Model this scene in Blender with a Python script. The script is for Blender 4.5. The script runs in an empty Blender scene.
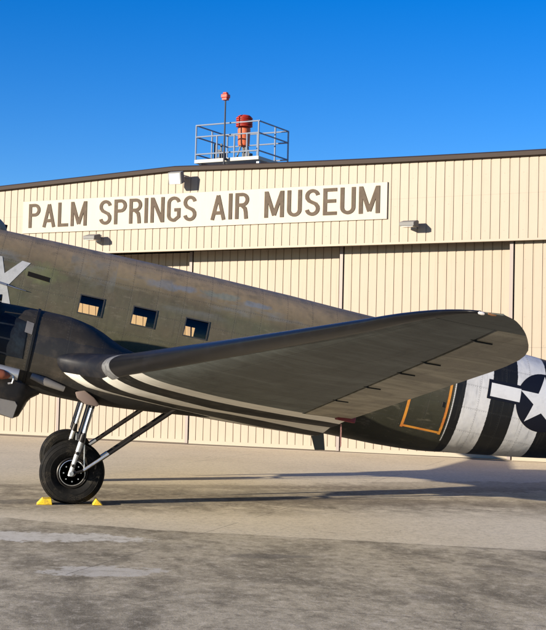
import bpy, bmesh, math, random
from math import sin, cos, radians, pi, sqrt, hypot, atan2
from mathutils import Vector, Matrix
from mathutils.geometry import tessellate_polygon
random.seed(7)
S = bpy.context.scene
COL = S.collection

# ---------------------------------------------------------------- camera
cam = bpy.data.cameras.new('camera'); camo = bpy.data.objects.new('camera', cam); COL.objects.link(camo)
yaw, pitch, roll = radians(9.441), radians(2.985), radians(1.3936)
fw = Vector((sin(yaw)*cos(pitch), cos(yaw)*cos(pitch), sin(pitch)))
rt = Vector((cos(yaw), -sin(yaw), 0)); up = rt.cross(fw)
r2 = rt*cos(roll)+up*sin(roll); u2 = -rt*sin(roll)+up*cos(roll)
M = Matrix((r2, u2, -fw)).transposed().to_4x4(); M.translation = Vector((-0.5903, -27.5073, 2.1291))
camo.matrix_world = M
cam.sensor_fit = 'VERTICAL'; cam.sensor_height = 36; cam.lens = 1382.6/630*36
cam.clip_start = .1; cam.clip_end = 9000
S.camera = camo

# ---------------------------------------------------------------- sky and sun
SUN_AZ, SUN_EL = radians(67+180), radians(12.5)      # azimuth of the sun, clockwise from +Y
W = bpy.data.worlds.new('World'); S.world = W; W.use_nodes = True
nt = W.node_tree; nt.nodes.clear()
sky = nt.nodes.new('ShaderNodeTexSky'); sky.sky_type = 'NISHITA'; sky.sun_disc = False
sky.sun_elevation = SUN_EL; sky.sun_rotation = SUN_AZ; sky.altitude = 1500
sky.air_density = 1.0; sky.dust_density = 0.0; sky.ozone_density = 3.0
bg = nt.nodes.new('ShaderNodeBackground'); bg.inputs[1].default_value = .07
wo = nt.nodes.new('ShaderNodeOutputWorld')
hs_ = nt.nodes.new('ShaderNodeHueSaturation'); hs_.inputs['Saturation'].default_value = 1.38; hs_.inputs['Hue'].default_value = .518; hs_.inputs['Value'].default_value = 1.4
nt.links.new(sky.outputs[0], hs_.inputs['Color']); nt.links.new(hs_.outputs[0], bg.inputs[0]); nt.links.new(bg.outputs[0], wo.inputs[0])
sl = bpy.data.lights.new('sun', 'SUN'); sl.energy = 5.0; sl.angle = radians(.5); sl.color = (1, .90, .74)
so = bpy.data.objects.new('sun', sl); COL.objects.link(so)
sd = Vector((sin(SUN_AZ)*cos(SUN_EL), cos(SUN_AZ)*cos(SUN_EL), sin(SUN_EL)))
so.rotation_euler = sd.to_track_quat('Z', 'Y').to_euler(); so.location = (-30, -20, 20)
S.view_settings.view_transform = 'Standard'; S.view_settings.look = 'None'
S.view_settings.exposure = .98; S.view_settings.gamma = 1

# ---------------------------------------------------------------- node helpers
class X:
    """a float socket that understands python arithmetic"""
    def __init__(s, t, v): s.t, s.v = t, v
    def _m(s, op, *a):
        n = s.t.nodes.new('ShaderNodeMath'); n.operation = op
        for i, q in enumerate((s,)+a):
            if isinstance(q, X): s.t.links.new(q.v, n.inputs[i])
            else: n.inputs[i].default_value = q
        return X(s.t, n.outputs[0])
    def __add__(s, o): return s._m('ADD', o)
    def __radd__(s, o): return s._m('ADD', o)
    def __sub__(s, o): return s._m('SUBTRACT', o)
    def __rsub__(s, o): return (s*-1)+o
    def __mul__(s, o): return s._m('MULTIPLY', o)
    def __rmul__(s, o): return s._m('MULTIPLY', o)
    def __truediv__(s, o): return s._m('DIVIDE', o)
    def __gt__(s, o): return s._m('GREATER_THAN', o)
    def __lt__(s, o): return s._m('LESS_THAN', o)
    def abs(s): return s._m('ABSOLUTE')
    def fract(s): return s._m('FRACT')
    def floor(s): return s._m('FLOOR')
    def min(s, o): return s._m('MINIMUM', o)
    def max(s, o): return s._m('MAXIMUM', o)
    def sqrt(s): return s._m('SQRT')
    def clamp(s): return s.max(0.0).min(1.0)
    def step(s, a, b): return ((s-a)/(b-a)).clamp()
    def band(s, a, b): return (s > a)*(s < b)
class Mat:
    def __init__(s, name, col=(.5, .5, .5), rough=.5, metal=0, spec=None):
        s.m = bpy.data.materials.new(name); s.m.use_nodes = True; s.t = s.m.node_tree
        s.b = s.t.nodes['Principled BSDF']
        s.b.inputs['Base Color'].default_value = (*col, 1); s.b.inputs['Roughness'].default_value = rough
        s.b.inputs['Metallic'].default_value = metal
        if spec is not None: s.b.inputs['Specular IOR Level'].default_value = spec
        s.c = None; s.tc = s.t.nodes.new('ShaderNodeTexCoord'); s._xyz = None; s.base = col
    def xyz(s):
        if not s._xyz:
            n = s.t.nodes.new('ShaderNodeSeparateXYZ'); s.t.links.new(s.tc.outputs['Object'], n.inputs[0])
            s._xyz = [X(s.t, n.outputs[i]) for i in range(3)]
        return s._xyz
    def noise(s, scale, detail=4, rough=.55, stretch=(1, 1, 1), off=(0, 0, 0), dist=0):
        mp = s.t.nodes.new('ShaderNodeMapping'); mp.inputs['Scale'].default_value = stretch; mp.inputs['Location'].default_value = off
        s.t.links.new(s.tc.outputs['Object'], mp.inputs[0])
        n = s.t.nodes.new('ShaderNodeTexNoise'); n.inputs['Scale'].default_value = scale
        n.inputs['Detail'].default_value = detail; n.inputs['Roughness'].default_value = rough; n.inputs['Distortion'].default_value = dist
        s.t.links.new(mp.outputs[0], n.inputs['Vector']); return X(s.t, n.outputs[0])
    def mix(s, fac, col, a=None):
        n = s.t.nodes.new('ShaderNodeMix'); n.data_type = 'RGBA'
        if isinstance(fac, X): s.t.links.new(fac.v, n.inputs[0])
        else: n.inputs[0].default_value = fac
        if s.c is not None: s.t.links.new(s.c, n.inputs[6])
        else: n.inputs[6].default_value = (*s.base, 1)
        n.inputs[7].default_value = (*col, 1); s.c = n.outputs[2]; s.t.links.new(s.c, s.b.inputs['Base Color']); return s
    def rough(s, x): s.t.links.new(x.v, s.b.inputs['Roughness']); return s
    def bump(s, h, dist=.01, strength=1):
        n = s.t.nodes.new('ShaderNodeBump'); n.inputs['Distance'].default_value = dist; n.inputs['Strength'].default_value = strength
        s.t.links.new(h.v, n.inputs['Height']); s.t.links.new(n.outputs[0], s.b.inputs['Normal']); return s

# ---------------------------------------------------------------- mesh helpers
def obj(name, bm, mat, parent=None, smooth=False, **kw):
    me = bpy.data.meshes.new(name)
    bmesh.ops.recalc_face_normals(bm, faces=bm.faces)
    bm.to_mesh(me); bm.free()
    for m in (mat if isinstance(mat, (list, tuple)) else [mat]): me.materials.append(m.m if isinstance(m, Mat) else m)
    if smooth:
        for p in me.polygons: p.use_smooth = True
        try: me.set_sharp_from_angle(angle=radians(smooth if smooth is not True else 35))
        except Exception: pass
    o = bpy.data.objects.new(name, me); COL.objects.link(o)
    if parent: o.parent = parent
    for k, v in kw.items(): o[k] = v
    return o
def thing(name, label, cat, loc=(0, 0, 0), rot=(0, 0, 0), group=None):
    o = bpy.data.objects.new(name, None); COL.objects.link(o); o.empty_display_size = .2
    o.location = loc; o.rotation_euler = rot; o['label'] = label; o['category'] = cat
    if group: o['group'] = group
    return o
def box(bm, x0, x1, y0, y1, z0, z1, mi=0):
    v = [bm.verts.new((x, y, z)) for x in (x0, x1) for y in (y0, y1) for z in (z0, z1)]
    for f in ((0, 1, 3, 2), (4, 6, 7, 5), (0, 4, 5, 1), (2, 3, 7, 6), (0, 2, 6, 4), (1, 5, 7, 3)):
        bm.faces.new([v[i] for i in f]).material_index = mi
    return v
def frame_for(d):
    d = d.normalized(); a = Vector((0, 0, 1)) if abs(d.z) < .9 else Vector((0, 1, 0))
    s = d.cross(a).normalized(); return s, d.cross(s).normalized()
def tube(bm, pts, r, n=10, caps=True):
    pts = [Vector(p) for p in pts]; rs = r if isinstance(r, (list, tuple)) else [r]*len(pts); rings = []
    for i, p in enumerate(pts):
        d = (pts[min(i+1, len(pts)-1)]-pts[max(i-1, 0)]); s, t = frame_for(d)
        if rings and prev is not None and s.dot(prev) < 0: s, t = -s, -t
        prev = s
        rings.append([bm.verts.new(p+(s*cos(2*pi*k/n)+t*sin(2*pi*k/n))*rs[i]) for k in range(n)])
    for a, b in zip(rings, rings[1:]):
        for k in range(n): bm.faces.new((a[k], a[(k+1) % n], b[(k+1) % n], b[k]))
    if caps: bm.faces.new(rings[0]); bm.faces.new(rings[-1])
def lathe(bm, prof, c=(0, 0, 0), ax='y', n=48, closed=False, mi=0):
    """prof: list of (axial, radius)"""
    c = Vector(c); rings = []
    for a, r in prof:
        ring = []
        for k in range(n):
            t = 2*pi*k/n
            o = {'y': (r*cos(t), a, r*sin(t)), 'x': (a, r*cos(t), r*sin(t)), 'z': (r*cos(t), r*sin(t), a)}[ax]
            ring.append(bm.verts.new(c+Vector(o)))
        rings.append(ring)
    pr = list(zip(rings, rings[1:]))+([(rings[-1], rings[0])] if closed else [])
    for a, b in pr:
        for k in range(n): bm.faces.new((a[k], a[(k+1) % n], b[(k+1) % n], b[k])).material_index = mi
    if not closed:
        for q in (rings[0], rings[-1]):
            if (q[0].co-q[1].co).length > 1e-4: bm.faces.new(q).material_index = mi
def loft(bm, rings, cap=True):
    R = [[bm.verts.new(p) for p in r] for r in rings]; n = len(R[0])
    for a, b in zip(R, R[1:]):
        for k in range(n): bm.faces.new((a[k], a[(k+1) % n], b[(k+1) % n], b[k]))
    if cap: bm.faces.new(R[0]); bm.faces.new(R[-1])
def prism(bm, poly, axis, a, b):
    """poly of 2-D points extruded along axis from a to b (axis 'x','y','z')"""
    def P(p, t): return {'y': (p[0], t, p[1]), 'x': (t, p[0], p[1]), 'z': (p[0], p[1], t)}[axis]
    A = [bm.verts.new(P(p, a)) for p in poly]; B = [bm.verts.new(P(p, b)) for p in poly]; n = len(poly)
    for k in range(n): bm.faces.new((A[k], A[(k+1) % n], B[(k+1) % n], B[k]))
    bm.faces.new(A); bm.faces.new(B)
def bevel(bm, w, seg=2): bmesh.ops.bevel(bm, geom=list(bm.edges), offset=w, segments=seg, profile=.5, affect='EDGES')
def interp(tab, x):
    if x <= tab[0][0]: return tab[0][1]
    for (a, va), (b, vb) in zip(tab, tab[1:]):
        if x <= b:
            return va+(vb-va)*(x-a)/(b-a)
    return tab[-1][1]
def sinterp(tab, x):            # smooth (cubic hermite) table
    if x <= tab[0][0]: return tab[0][1]
    if x >= tab[-1][0]: return tab[-1][1]
    for i in range(len(tab)-1):
        if x <= tab[i+1][0]:
            x0, y0 = tab[i]; x1, y1 = tab[i+1]; h = x1-x0; t = (x-x0)/h
            def sl(j):
                if j <= 0 or j >= len(tab)-1:
                    a, b = (0, 1) if j <= 0 else (len(tab)-2, len(tab)-1)
                    return (tab[b][1]-tab[a][1])/(tab[b][0]-tab[a][0])
                d0 = (tab[j][1]-tab[j-1][1])/(tab[j][0]-tab[j-1][0]); d1 = (tab[j+1][1]-tab[j][1])/(tab[j+1][0]-tab[j][0])
                return 0 if d0*d1 <= 0 else 2*d0*d1/(d0+d1)
            m0, m1 = sl(i)*h, sl(i+1)*h
            return (2*t**3-3*t*t+1)*y0+(t**3-2*t*t+t)*m0+(-2*t**3+3*t*t)*y1+(t**3-t*t)*m1

# ================================================================ GROUND
g = Mat('concrete', (.72, .61, .42), .88, 0, .15)
x, y, z = g.xyz()
n1 = g.noise(.30, 6, .6, (1, .6, 1)); n2 = g.noise(2.2, 6, .65, (1, .7, 1)); n3 = g.noise(14, 4, .6); n4 = g.noise(.8, 6, .62, (1, .55, 1), (7, 3, 0), .6)
n5 = g.noise(60, 2, .5); n6 = g.noise(1.7, 8, .72, (1, .5, 1), (1, 6, 0), .4); n7 = g.noise(5.5, 6, .7, (1, .6, 1), (4, 2, 0))
g.mix(n1.step(.42, .62)*.45, (.58, .48, .32))
g.mix(n2.step(.48, .7)*.4, (.80, .68, .48))
old = (y+x*.47+6.55+(n2-.5)*.16+x.step(3.0, -1.0)*(n1-.5)*5.0).step(.02+0.0, -.02)*.75+(y+x*.47+6.9+(n1-.5)*3).step(1.0, -1.0)*.25            # the older, darker slab near the camera
mid = y.step(-5.2, -3.4)*y.step(3.0, .2)*(x+y*.3).step(12, 7)  # oil stains, plus the aircraft's ground shadow deepened by colour
g.mix(old*.55, (.31, .255, .155))
g.mix(n4.step(.47, .62)*(old*.6+mid*.5+.02), (.10, .082, .05))
g.mix(n6.step(.50, .66)*(old*.55+mid*.5+.03), (.10, .08, .048))
g.mix(n6.step(.44, .30)*.45, (.66, .57, .43))
g.mix(n7.step(.52, .66)*(old*.4+.10), (.12, .098, .062)); g.mix(n7.step(.44, .30)*.25, (.66, .58, .45))
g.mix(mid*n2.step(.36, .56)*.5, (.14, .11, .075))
n8 = g.noise(34, 8, .75, (1, .8, 1), (3, 3, 0)); n9 = g.noise(8, 8, .8, (1, .6, 1), (9, 1, 0))
g.mix((n3.step(.50, .64))*.32, (.22, .175, .115)); g.mix(n9.step(.53, .61)*(old*.2+mid*.2+.22), (.16, .125, .08)); g.mix(n9.step(.47, .40)*.35, (.78, .66, .48))
g.mix(n8.step(.55, .61)*.28, (.15, .12, .08)); g.mix(n8.step(.43, .38)*.25, (.8, .7, .52))
g.mix((n5.step(.60, .70))*.35, (.10, .085, .065)); g.mix((n5.step(.38, .30))*.3, (.68, .62, .5))
def patch(cx, cy, hx, hy, skew=0):
    d = (((x-cx)/hx)*((x-cx)/hx)+((y-cy+(x-cx)*skew)/hy)*((y-cy+(x-cx)*skew)/hy)).sqrt()+(n2-.5)*1.8+(n7-.5)*1.6+(n3-.5)*.9
    return d.step(1.15, .9)*(n7.step(.62, .45)*.4+.6)
g.mix(patch(-.7, -8.1, 1.5, .55, .15)*.95, (.66, .60, .48))   # worn pale repairs
g.mix(patch(.15, -11.6, .6, .42)*.9, (.58, .52, .41))
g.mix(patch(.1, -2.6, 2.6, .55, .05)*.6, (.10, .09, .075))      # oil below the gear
g.mix(patch(4.5, -1.6, 5.5, .8, .12)*.45, (.12, .09, .06)); g.mix(patch(9, 2.6, 4, 1.5, -.2)*.45, (.13, .10, .07)); g.mix(patch(2.5, 1.6, 4.5, .5, -.1)*.4, (.13, .10, .07))  # long dark streaks: wet oil and plane shadow painted together
g.mix(patch(2.3, -10.2, .5, .22)*.5, (.12, .105, .085))
g.mix(patch(6.5, .9, 4.5, .8, -.3)*.35, (.14, .125, .10))
u = x*.9063-y*.4226; v = x*.4226+y*.9063                       # slab joints, 25 deg to the plane
j1 = ((((v+6.05)/6.1)+50).fract()-.5).abs()
j2 = ((((u+1.3)/6.1)+50).fract()-.5).abs()
joint = (j1 > .4985).max((j2 > .4988)*(n1 > .47))
g.mix(joint*.65, (.07, .06, .05))
ck = g.t.nodes.new('ShaderNodeTexVoronoi'); ck.feature = 'DISTANCE_TO_EDGE'; ck.inputs['Scale'].default_value = .22
mpn = g.t.nodes.new('ShaderNodeVectorMath'); mpn.operation = 'ADD'
nz = g.t.nodes.new('ShaderNodeTexNoise'); nz.inputs['Scale'].default_value = 1.1; nz.inputs['Detail'].default_value = 6
g.t.links.new(g.tc.outputs['Object'], nz.inputs['Vector']); g.t.links.new(g.tc.outputs['Object'], mpn.inputs[0]); g.t.links.new(nz.outputs['Color'], mpn.inputs[1])
g.t.links.new(mpn.outputs[0], ck.inputs['Vector'])
g.mix((X(g.t, ck.outputs['Distance']) < .0022)*n1.step(.46, .6)*.35, (.07, .06, .05))
g.rough(n2*.2+.78)
g.bump(n3*.5+n5*.5+n2*.4-joint*1.0, .008, .5)
bm = bmesh.new()
L = 3500; vs = [bm.verts.new(p) for p in ((-L, -L, 0), (L, -L, 0), (L, L, 0), (-L, L, 0))]; bm.faces.new(vs)
obj('ground', bm, g, kind='structure')

# ================================================================ HANGAR
HA = radians(38.2)
HO = (.166, 25.87, 0)
def HT(name, label, cat, u, y, z, group=None):
    ww = Vector((cos(HA), -sin(HA), 0)); ii = Vector((sin(HA), cos(HA), 0))
    return thing(name, label, cat, Vector(HO)+ww*u+ii*y+Vector((0, 0, z)), (0, 0, -HA), group)
def cream(name, base, lowdirt=True):
    m = Mat(name, base, .55)
    x, y, z = m.xyz()
    a = m.noise(.6, 5, .6, (1.5, 1, .25)); b = m.noise(3, 5, .6, (2, 1, .4)); pnl = ((x/.93).floor()*12.9898)
    m.mix(((pnl._m('SINE')*43758.5).fract())*.16, tuple(c*.90 for c in base))
    m.mix(a.step(.45, .75)*.25, tuple(c*.82 for c in base)); m.mix(b.step(.55, .8)*.2, (base[0]*.75, base[1]*.7, base[2]*.62))
    st = m.noise(2.5, 4, .6, (5, 1, .12))
    m.mix(st.step(.55, .72)*.26, (base[0]*.62, base[1]*.56, base[2]*.48))
    m.mix(((z-3.55).abs() < .012)*.45, tuple(c*.45 for c in base)); m.mix(((z-8.35).abs() < .010)*.3, tuple(c*.5 for c in base))
    m.mix((((x/.62).fract()-.5).abs() > .47)*((((z/.9).fract()-.5).abs()) > .488)*.45, tuple(c*.4 for c in base))
    if lowdirt: m.mix(z.step(.8, 0)*b.step(.3, .6)*.45, (.36, .29, .2))
    m.bump(m.noise(1.2, 3, .5), .02, .3)
    return m
cr = cream('cream_siding', (.29, .228, .163)); cr2 = cream('cream_door', (.28, .218, .152))
trim = Mat('trim_brown', (.042, .030, .024), .6, 0, .1); trim.mix(trim.noise(3, 4).step(.5, .7)*.4, (.048, .034, .028))
darkm = Mat('dark_gap', (.008, .007, .006), .8, 0, .1)
roofm = Mat('roof_metal', (.35, .33, .31), .4, .2)
pink = Mat('door_edge', (.19, .145, .125), .5)
hangar = HT('aircraft_hangar', 'cream ribbed metal hangar with low gable roof and tall sliding doors behind the plane', 'hangar', 0, 0, 0)
P_ = .31
def siding(bm, u0, u1, zb, zt, y, phase=0, gw=.026, gd=.022):
    """ribbed sheet: flat pans with narrow grooves; zb, zt functions of u. Front face at y (towards -y)."""
    xs = [(u0, 0)]
    k = math.ceil((u0-phase)/P_)
    while True:
        c = phase+k*P_; k += 1
        if c > u1-gw: break
        if c < u0+gw: continue
        xs += [(c-gw/2-.012, 0), (c-gw/2, 1), (c+gw/2, 1), (c+gw/2+.012, 0)]
    xs.append((u1, 0)); prev = None
    for (uu, g_) in xs:
        yy = y+gd*g_
        a = bm.verts.new((uu, yy, zb(uu))); b = bm.verts.new((uu, yy, zt(uu)))
        if prev: bm.faces.new((prev[0], a, b, prev[1]))
        prev = (a, b)
UL, UR, UA, ZA = -16.5, 28.5, 5.7, 9.72
def roofz(u): return ZA+(u-UA)*.041 if u < UA else ZA-(u-UA)*.0285+(.0009*(u-UA)**2 if u < 21 else .0009*15.3**2)
HDR = 6.9; YU = -1.25
bm = bmesh.new()
siding(bm, UL, UA, lambda u: HDR, roofz, YU, 1.42); siding(bm, UA+.001, UR, lambda u: HDR, roofz, YU, 1.42)
# jambs and side/back walls
siding(bm, UL, -11, lambda u: 0, lambda u: HDR, YU, 1.42); siding(bm, 24.2, UR, lambda u: 0, lambda u: HDR, YU, 1.42)
obj('front_wall', bm, cr, hangar)
bm = bmesh.new()
box(bm, UL, UL+.2, YU+.06, 40, 0, 8.6); box(bm, UR-.2, UR, YU+.06, 40, 0, 9.1); box(bm, UL+.2, UR-.2, 39.8, 40, 0, 8.6)
box(bm, -11.2, -11, YU+.05, 1, 0, HDR); box(bm, 24.2, 24.4, YU+.05, 1, 0, HDR)
obj('side_wall', bm, cr, hangar)
bm = bmesh.new()      # roof slabs
for a, b in ((UL-.3, UA), (UA, UR+.3)):
    n = 12
    for i in range(n):
        p, q = a+(b-a)*i/n, a+(b-a)*(i+1)/n
        vv = [bm.verts.new((s, yy, roofz(s)+dz)) for s in (p, q) for yy in (YU-.02, 40.3) for dz in (.10, .16)]
        for f in ((0, 1, 3, 2), (4, 6, 7, 5), (0, 4, 5, 1), (2, 3, 7, 6), (0, 2, 6, 4), (1, 5, 7, 3)): bm.faces.new([vv[i2] for i2 in f])
bmesh.ops.remove_doubles(bm, verts=bm.verts, dist=1e-4)
obj('roof', bm, roofm, hangar)
bm = bmesh.new()      # brown gable trim
n = 30; prev = None
for i in range(n+1):
    s = UL-.3+(UR-UL+.6)*i/n
    if abs(s-UA) < .8: s = UA
    ring = [bm.verts.new((s, yy, roofz(s)+dz)) for yy, dz in ((YU-.16, .0), (YU-.16, .13), (YU-.025, .19), (YU-.003, -.03))]
    if prev:
        for k in range(4): bm.faces.new((prev[k], prev[(k+1) % 4], ring[(k+1) % 4], ring[k]))
    prev = ring
obj('roof_trim', bm, trim, hangar)
bm = bmesh.new()      # header trim and dark pocket soffit
box(bm, -11, 24.2, YU-.05, YU+.10, HDR-.035, HDR+.03)
obj('door_header', bm, Mat('header_tan', (.24, .19, .13), .5), hangar)
bm = bmesh.new()
box(bm, -11, 24.2, YU+.10, 1.2, HDR+.10, HDR+.2); box(bm, -11, 24.2, 1.0, 1.2, 0, HDR+.1)
obj('door_pocket', bm, darkm, hangar)
bm = bmesh.new(); box(bm, -11, 24.2, YU+.3, 1.0, .002, .03)
obj('door_rail', bm, Mat('steel_rail', (.16, .13, .10), .6, .4), hangar)
edges = [-10.9, -6.3, -.35, 5.72, 11.95, 18.1, 24.15]
deps = [.75, .75, .45, .25, -.12, -.50, -.98]
for i in range(6):
    u0, u1 = edges[i], edges[i+1]+(.25 if i < 5 else 0); d = deps[i+1]
    bm = bmesh.new()
    siding(bm, u0+.16, u1, lambda u: .16, lambda u: HDR+.06, d, u0+.45)
    box(bm, u0+.16, u1, d+.075, d+.14, .05, HDR+.06)
    dr = obj('sliding_door', bm, cr2, hangar)
    bm = bmesh.new(); box(bm, u0, u0+.115, d-.03, d+.14, .05, HDR+.04); obj('edge_trim', bm, pink, dr)
    bm = bmesh.new(); box(bm, u0+.115, u0+.16, d+.06, d+.14, .05, HDR+.04); obj('seal_gap', bm, Mat('seal_brown', (.03, .02, .015), .8, 0, .1), dr)
    bm = bmesh.new(); box(bm, u0+.16, u1, d-.02, d+.10, .035, .16); obj('bottom_rail', bm, Mat('bottom_rail', (.30, .25, .18), .6), dr)

# ---- sign on the wall
sign = HT('museum_sign', 'long white sign with brown capital letters on the hangar wall', 'sign', 0, YU, 0)
wp = Mat('sign_white', (.31, .26, .19), .5); x_w = wp.xyz()[0]; wp.mix(wp.noise(2, 4, .6, (3, 1, .5)).step(.5, .75)*.25, (.39, .35, .27))
wp.mix((((x_w/3.01+.17).fract()-.5).abs() > .4985)*.5, (.2, .18, .14)); wp.mix(wp.noise(1.5, 5, .6, (4, 1, .1)).step(.55, .72)*.3, (.36, .31, .23)); wp.bump(wp.noise(1, 3), .02, .25)
bm = bmesh.new(); box(bm, -1.06, 14.0, -.055, -.004, 7.70, 8.92); bevel(bm, .006, 1)
obj('sign_board', bm, wp, sign)
brown = Mat('letter_brown', (.082, .060, .042), .7, 0, .15); brown.mix(brown.noise(6, 4).step(.45, .7)*.45, (.125, .095, .068))
SW_ = .128
def glyph(ch):
    """centre-line strokes in a cell 1 high; returns (width, [polyline...]) for a bold condensed capital"""
    s = SW_/2; T = 1-s; B = s
    def arc(cx, cy, rx, ry, a0, a1, n=12): return [(cx+rx*cos(radians(a0+(a1-a0)*i/n)), cy+ry*sin(radians(a0+(a1-a0)*i/n))) for i in range(n+1)]
    w = .50
    if ch == 'I': return SW_, [[(s, 0), (s, 1)]]
    if ch == 'L': return .44, [[(s, 1), (s, B), (.44, B)]]
    if ch == 'E': return .46, [[(.46, T), (s, T), (s, B), (.46, B)], [(s, .52), (.43, .52)]]
    if ch == 'U': return w, [[(s, 1)]+arc(w/2, .26, w/2-s, .26-s, 180, 360)+[(w-s, 1)]]
    if ch == 'N': return .54, [[(s, 0), (s, 1)], [(s+.01, .97), (.54-s-.01, .03)], [(.54-s, 0), (.54-s, 1)]]
    if ch == 'M': return .68, [[(s, 0), (s, 1)], [(s+.01, .96), (.34, .08)], [(.34, .08), (.68-s-.01, .96)], [(.68-s, 0), (.68-s, 1)]]
    if ch == 'A': return .56, [[(s, 0), (.28, .95)], [(.28, .95), (.56-s, 0)], [(.14, .27), (.42, .27)]]
    if ch in 'PR':
        o = [[(s, 0), (s, 1)], [(s, T)]+arc(.26, .735, .24-s+.005, .265-s, 90, -90)+[(s, .47+s)]]
        if ch == 'R': o.append([(.26, .50), (.36, .40), (.39, .25), (.41, 0)])
        return .50, o
    if ch == 'S': return .50, [arc(.25, .735, .25-s, .265-s, 10, 180, 12)+[(s+.01, .66), (.14, .56), (.36, .44), (.5-s-.01, .34)]+arc(.25, .265, .25-s, .265-s, 0, -170, 12)]
    if ch == 'G': return .52, [arc(.26, .735, .26-s, .265-s, 12, 180)+arc(.26, .265, .26-s, .265-s, 180, 280)+[(.52-s, .2), (.52-s, .47), (.28, .47)]]
def stroke_mesh(bm, pts, wd, f, y0, y1):
    h = wd/2; n = len(pts); L_, R_ = [], []
    for i, p in enumerate(pts):
        a = pts[max(i-1, 0)]; b = pts[min(i+1, n-1)]
        if 0 < i < n-1:
            d1 = Vector((p[0]-a[0], p[1]-a[1])).normalized(); d2 = Vector((b[0]-p[0], b[1]-p[1])).normalized()
            t = (d1+d2).normalized(); k = 1/max(.5, t.dot(d1))
        else: t = Vector((b[0]-a[0], b[1]-a[1])).normalized(); k = 1
        nn = Vector((-t.y, t.x))*h*k
        L_.append((p[0]+nn.x, p[1]+nn.y)); R_.append((p[0]-nn.x, p[1]-nn.y))
    rows = []
    for l, r in zip(L_, R_):
        l, r = f(l), f(r)
        rows.append([bm.verts.new((l[0], y0, l[1])), bm.verts.new((r[0], y0, r[1])), bm.verts.new((r[0], y1, r[1])), bm.verts.new((l[0], y1, l[1]))])
    for a, b in zip(rows, rows[1:]):
        for k in range(4): bm.faces.new((a[k], a[(k+1) % 4], b[(k+1) % 4], b[k]))
    bm.faces.new(rows[0]); bm.faces.new(rows[-1])
def word(txt, u0, u1, z0, h, parent):
    gs = [glyph(c) for c in txt]; gap = .115; tot = sum(g_[0] for g_ in gs)+gap*(len(txt)-1); k = (u1-u0)/tot; cx = 0
    for c, (w_, st) in zip(txt, gs):
        bm = bmesh.new()
        for q, s_ in enumerate(st):
            stroke_mesh(bm, s_, SW_, lambda p, cx=cx: (u0+(cx+p[0])*k, z0+p[1]*h), -.075-.0015*q, -.053)
        obj('letter', bm, brown, parent); cx += w_+gap
for t, a, b in (('PALM', -.76, 1.93), ('SPRINGS', 2.5, 6.68), ('AIR', 7.27, 8.8), ('MUSEUM', 9.42, 13.74)): word(t, a, b, 7.905, .905, sign)

# ---- wall lights
wh = Mat('painted_white_metal', (.18, .175, .165), .6, 0, .2); greym = Mat('grey_metal', (.33, .32, .30), .45, .4)
lens = Mat('lamp_lens', (.5, .5, .47), .15)
def walllight(u, z, label):
    t = HT('wall_light', label, 'light', u, YU, z, 'small lights on the hangar wall')
    bm = bmesh.new(); prism(bm, [(-.64, -.09), (-.64, .03), (-.30, .12), (-.22, .10), (-.22, -.10)], 'x', -.25, .25); bevel(bm, .01, 1)
    h = obj('housing', bm, wh, t)
    bm = bmesh.new(); box(bm, -.2, .2, -.60, -.28, -.112, -.088); obj('lens', bm, lens, h)
    bm = bmesh.new(); box(bm, -.1, .1, -.02, -.002, -.13, .13); tube(bm, [(0, -.02, .0), (0, -.24, .0)], .03, 8); obj('mounting_plate', bm, greym, t)
    return t
walllight(2.47, 7.42, 'small grey light on the hangar wall, below the first word of the sign')
walllight(14.95, 7.47, 'small grey light on the hangar wall, right of the sign end')
t = HT('floodlight', 'large pale square floodlight under the hangar roof edge, above the sign', 'floodlight', 6.12, YU, 9.36)
bm = bmesh.new(); prism(bm, [(-.62, -.22), (-.70, .20), (-.50, .27), (-.40, -.12)], 'x', -.27, .27); bevel(bm, .02, 2); h = obj('housing', bm, wh, t)
bm = bmesh.new(); prism(bm, [(-.705, .16), (-.635, -.21), (-.622, -.21), (-.692, .165)], 'x', -.23, .23); obj('lens', bm, lens, h)
bm = bmesh.new(); tube(bm, [(-.3, -.5, .1), (-.3, -.2, .1), (.3, -.2, .1), (.3, -.5, .1)], .02, 8); tube(bm, [(0, -.2, .1), (0, 0, .1)], .03, 8); obj('bracket', bm, greym, t)

# ---- roof platform with guard rails
galv = Mat('galvanised_rail', (.22, .25, .30), .45, .3)
dk = Mat('dark_frame', (.03, .032, .04), .6)
pf = HT('roof_platform', 'grey steel guard-rail platform standing on the hangar roof', 'platform', 6.08, -.5, 9.7)
PW, PD, FZ, TZ = 2.58, 2.2, .50, 1.77
bm = bmesh.new(); box(bm, 0, PW, 0, PD, FZ-.04, FZ)
obj('deck', bm, galv, pf)
bm = bmesh.new()
for a in ((-.03, PW+.03, -.03, .03), (-.03, PW+.03, PD-.03, PD+.03)): box(bm, *a, FZ-.10, FZ+.02)
for a in ((-.03, .03, .03, PD-.03), (PW-.03, PW+.03, .03, PD-.03)): box(bm, *a, FZ-.10, FZ+.02)
obj('edge_beam', bm, Mat('pale_steel', (.36, .34, .29), .6, .1), pf)
for X0, Y0 in ((0, 0), (PW*.62, 0), (PW, 0), (0, PD), (PW*.5, PD), (PW, PD), (0, PD*.5), (PW, PD*.55), (.82*PW, 0), (.34*PW, 0)):
    full = (X0, Y0) in ((0, 0), (PW, 0), (0, PD), (PW, PD), (0, PD*.5), (PW, PD*.55), (PW*.5, PD))
    bm = bmesh.new(); tube(bm, [(X0, Y0, FZ), (X0, Y0, TZ if full else TZ-.42)], .032, 8); obj('rail_post', bm, galv, pf)
for zz in (TZ, TZ-.42, FZ+.22):
    for a, b in (((0, 0), (PW, 0)), ((PW, 0), (PW, PD)), ((PW, PD), (0, PD)), ((0, PD), (0, 0))):
        bm = bmesh.new(); tube(bm, [(*a, zz), (*b, zz)], .028, 8); obj('guard_rail', bm, galv, pf)
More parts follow.
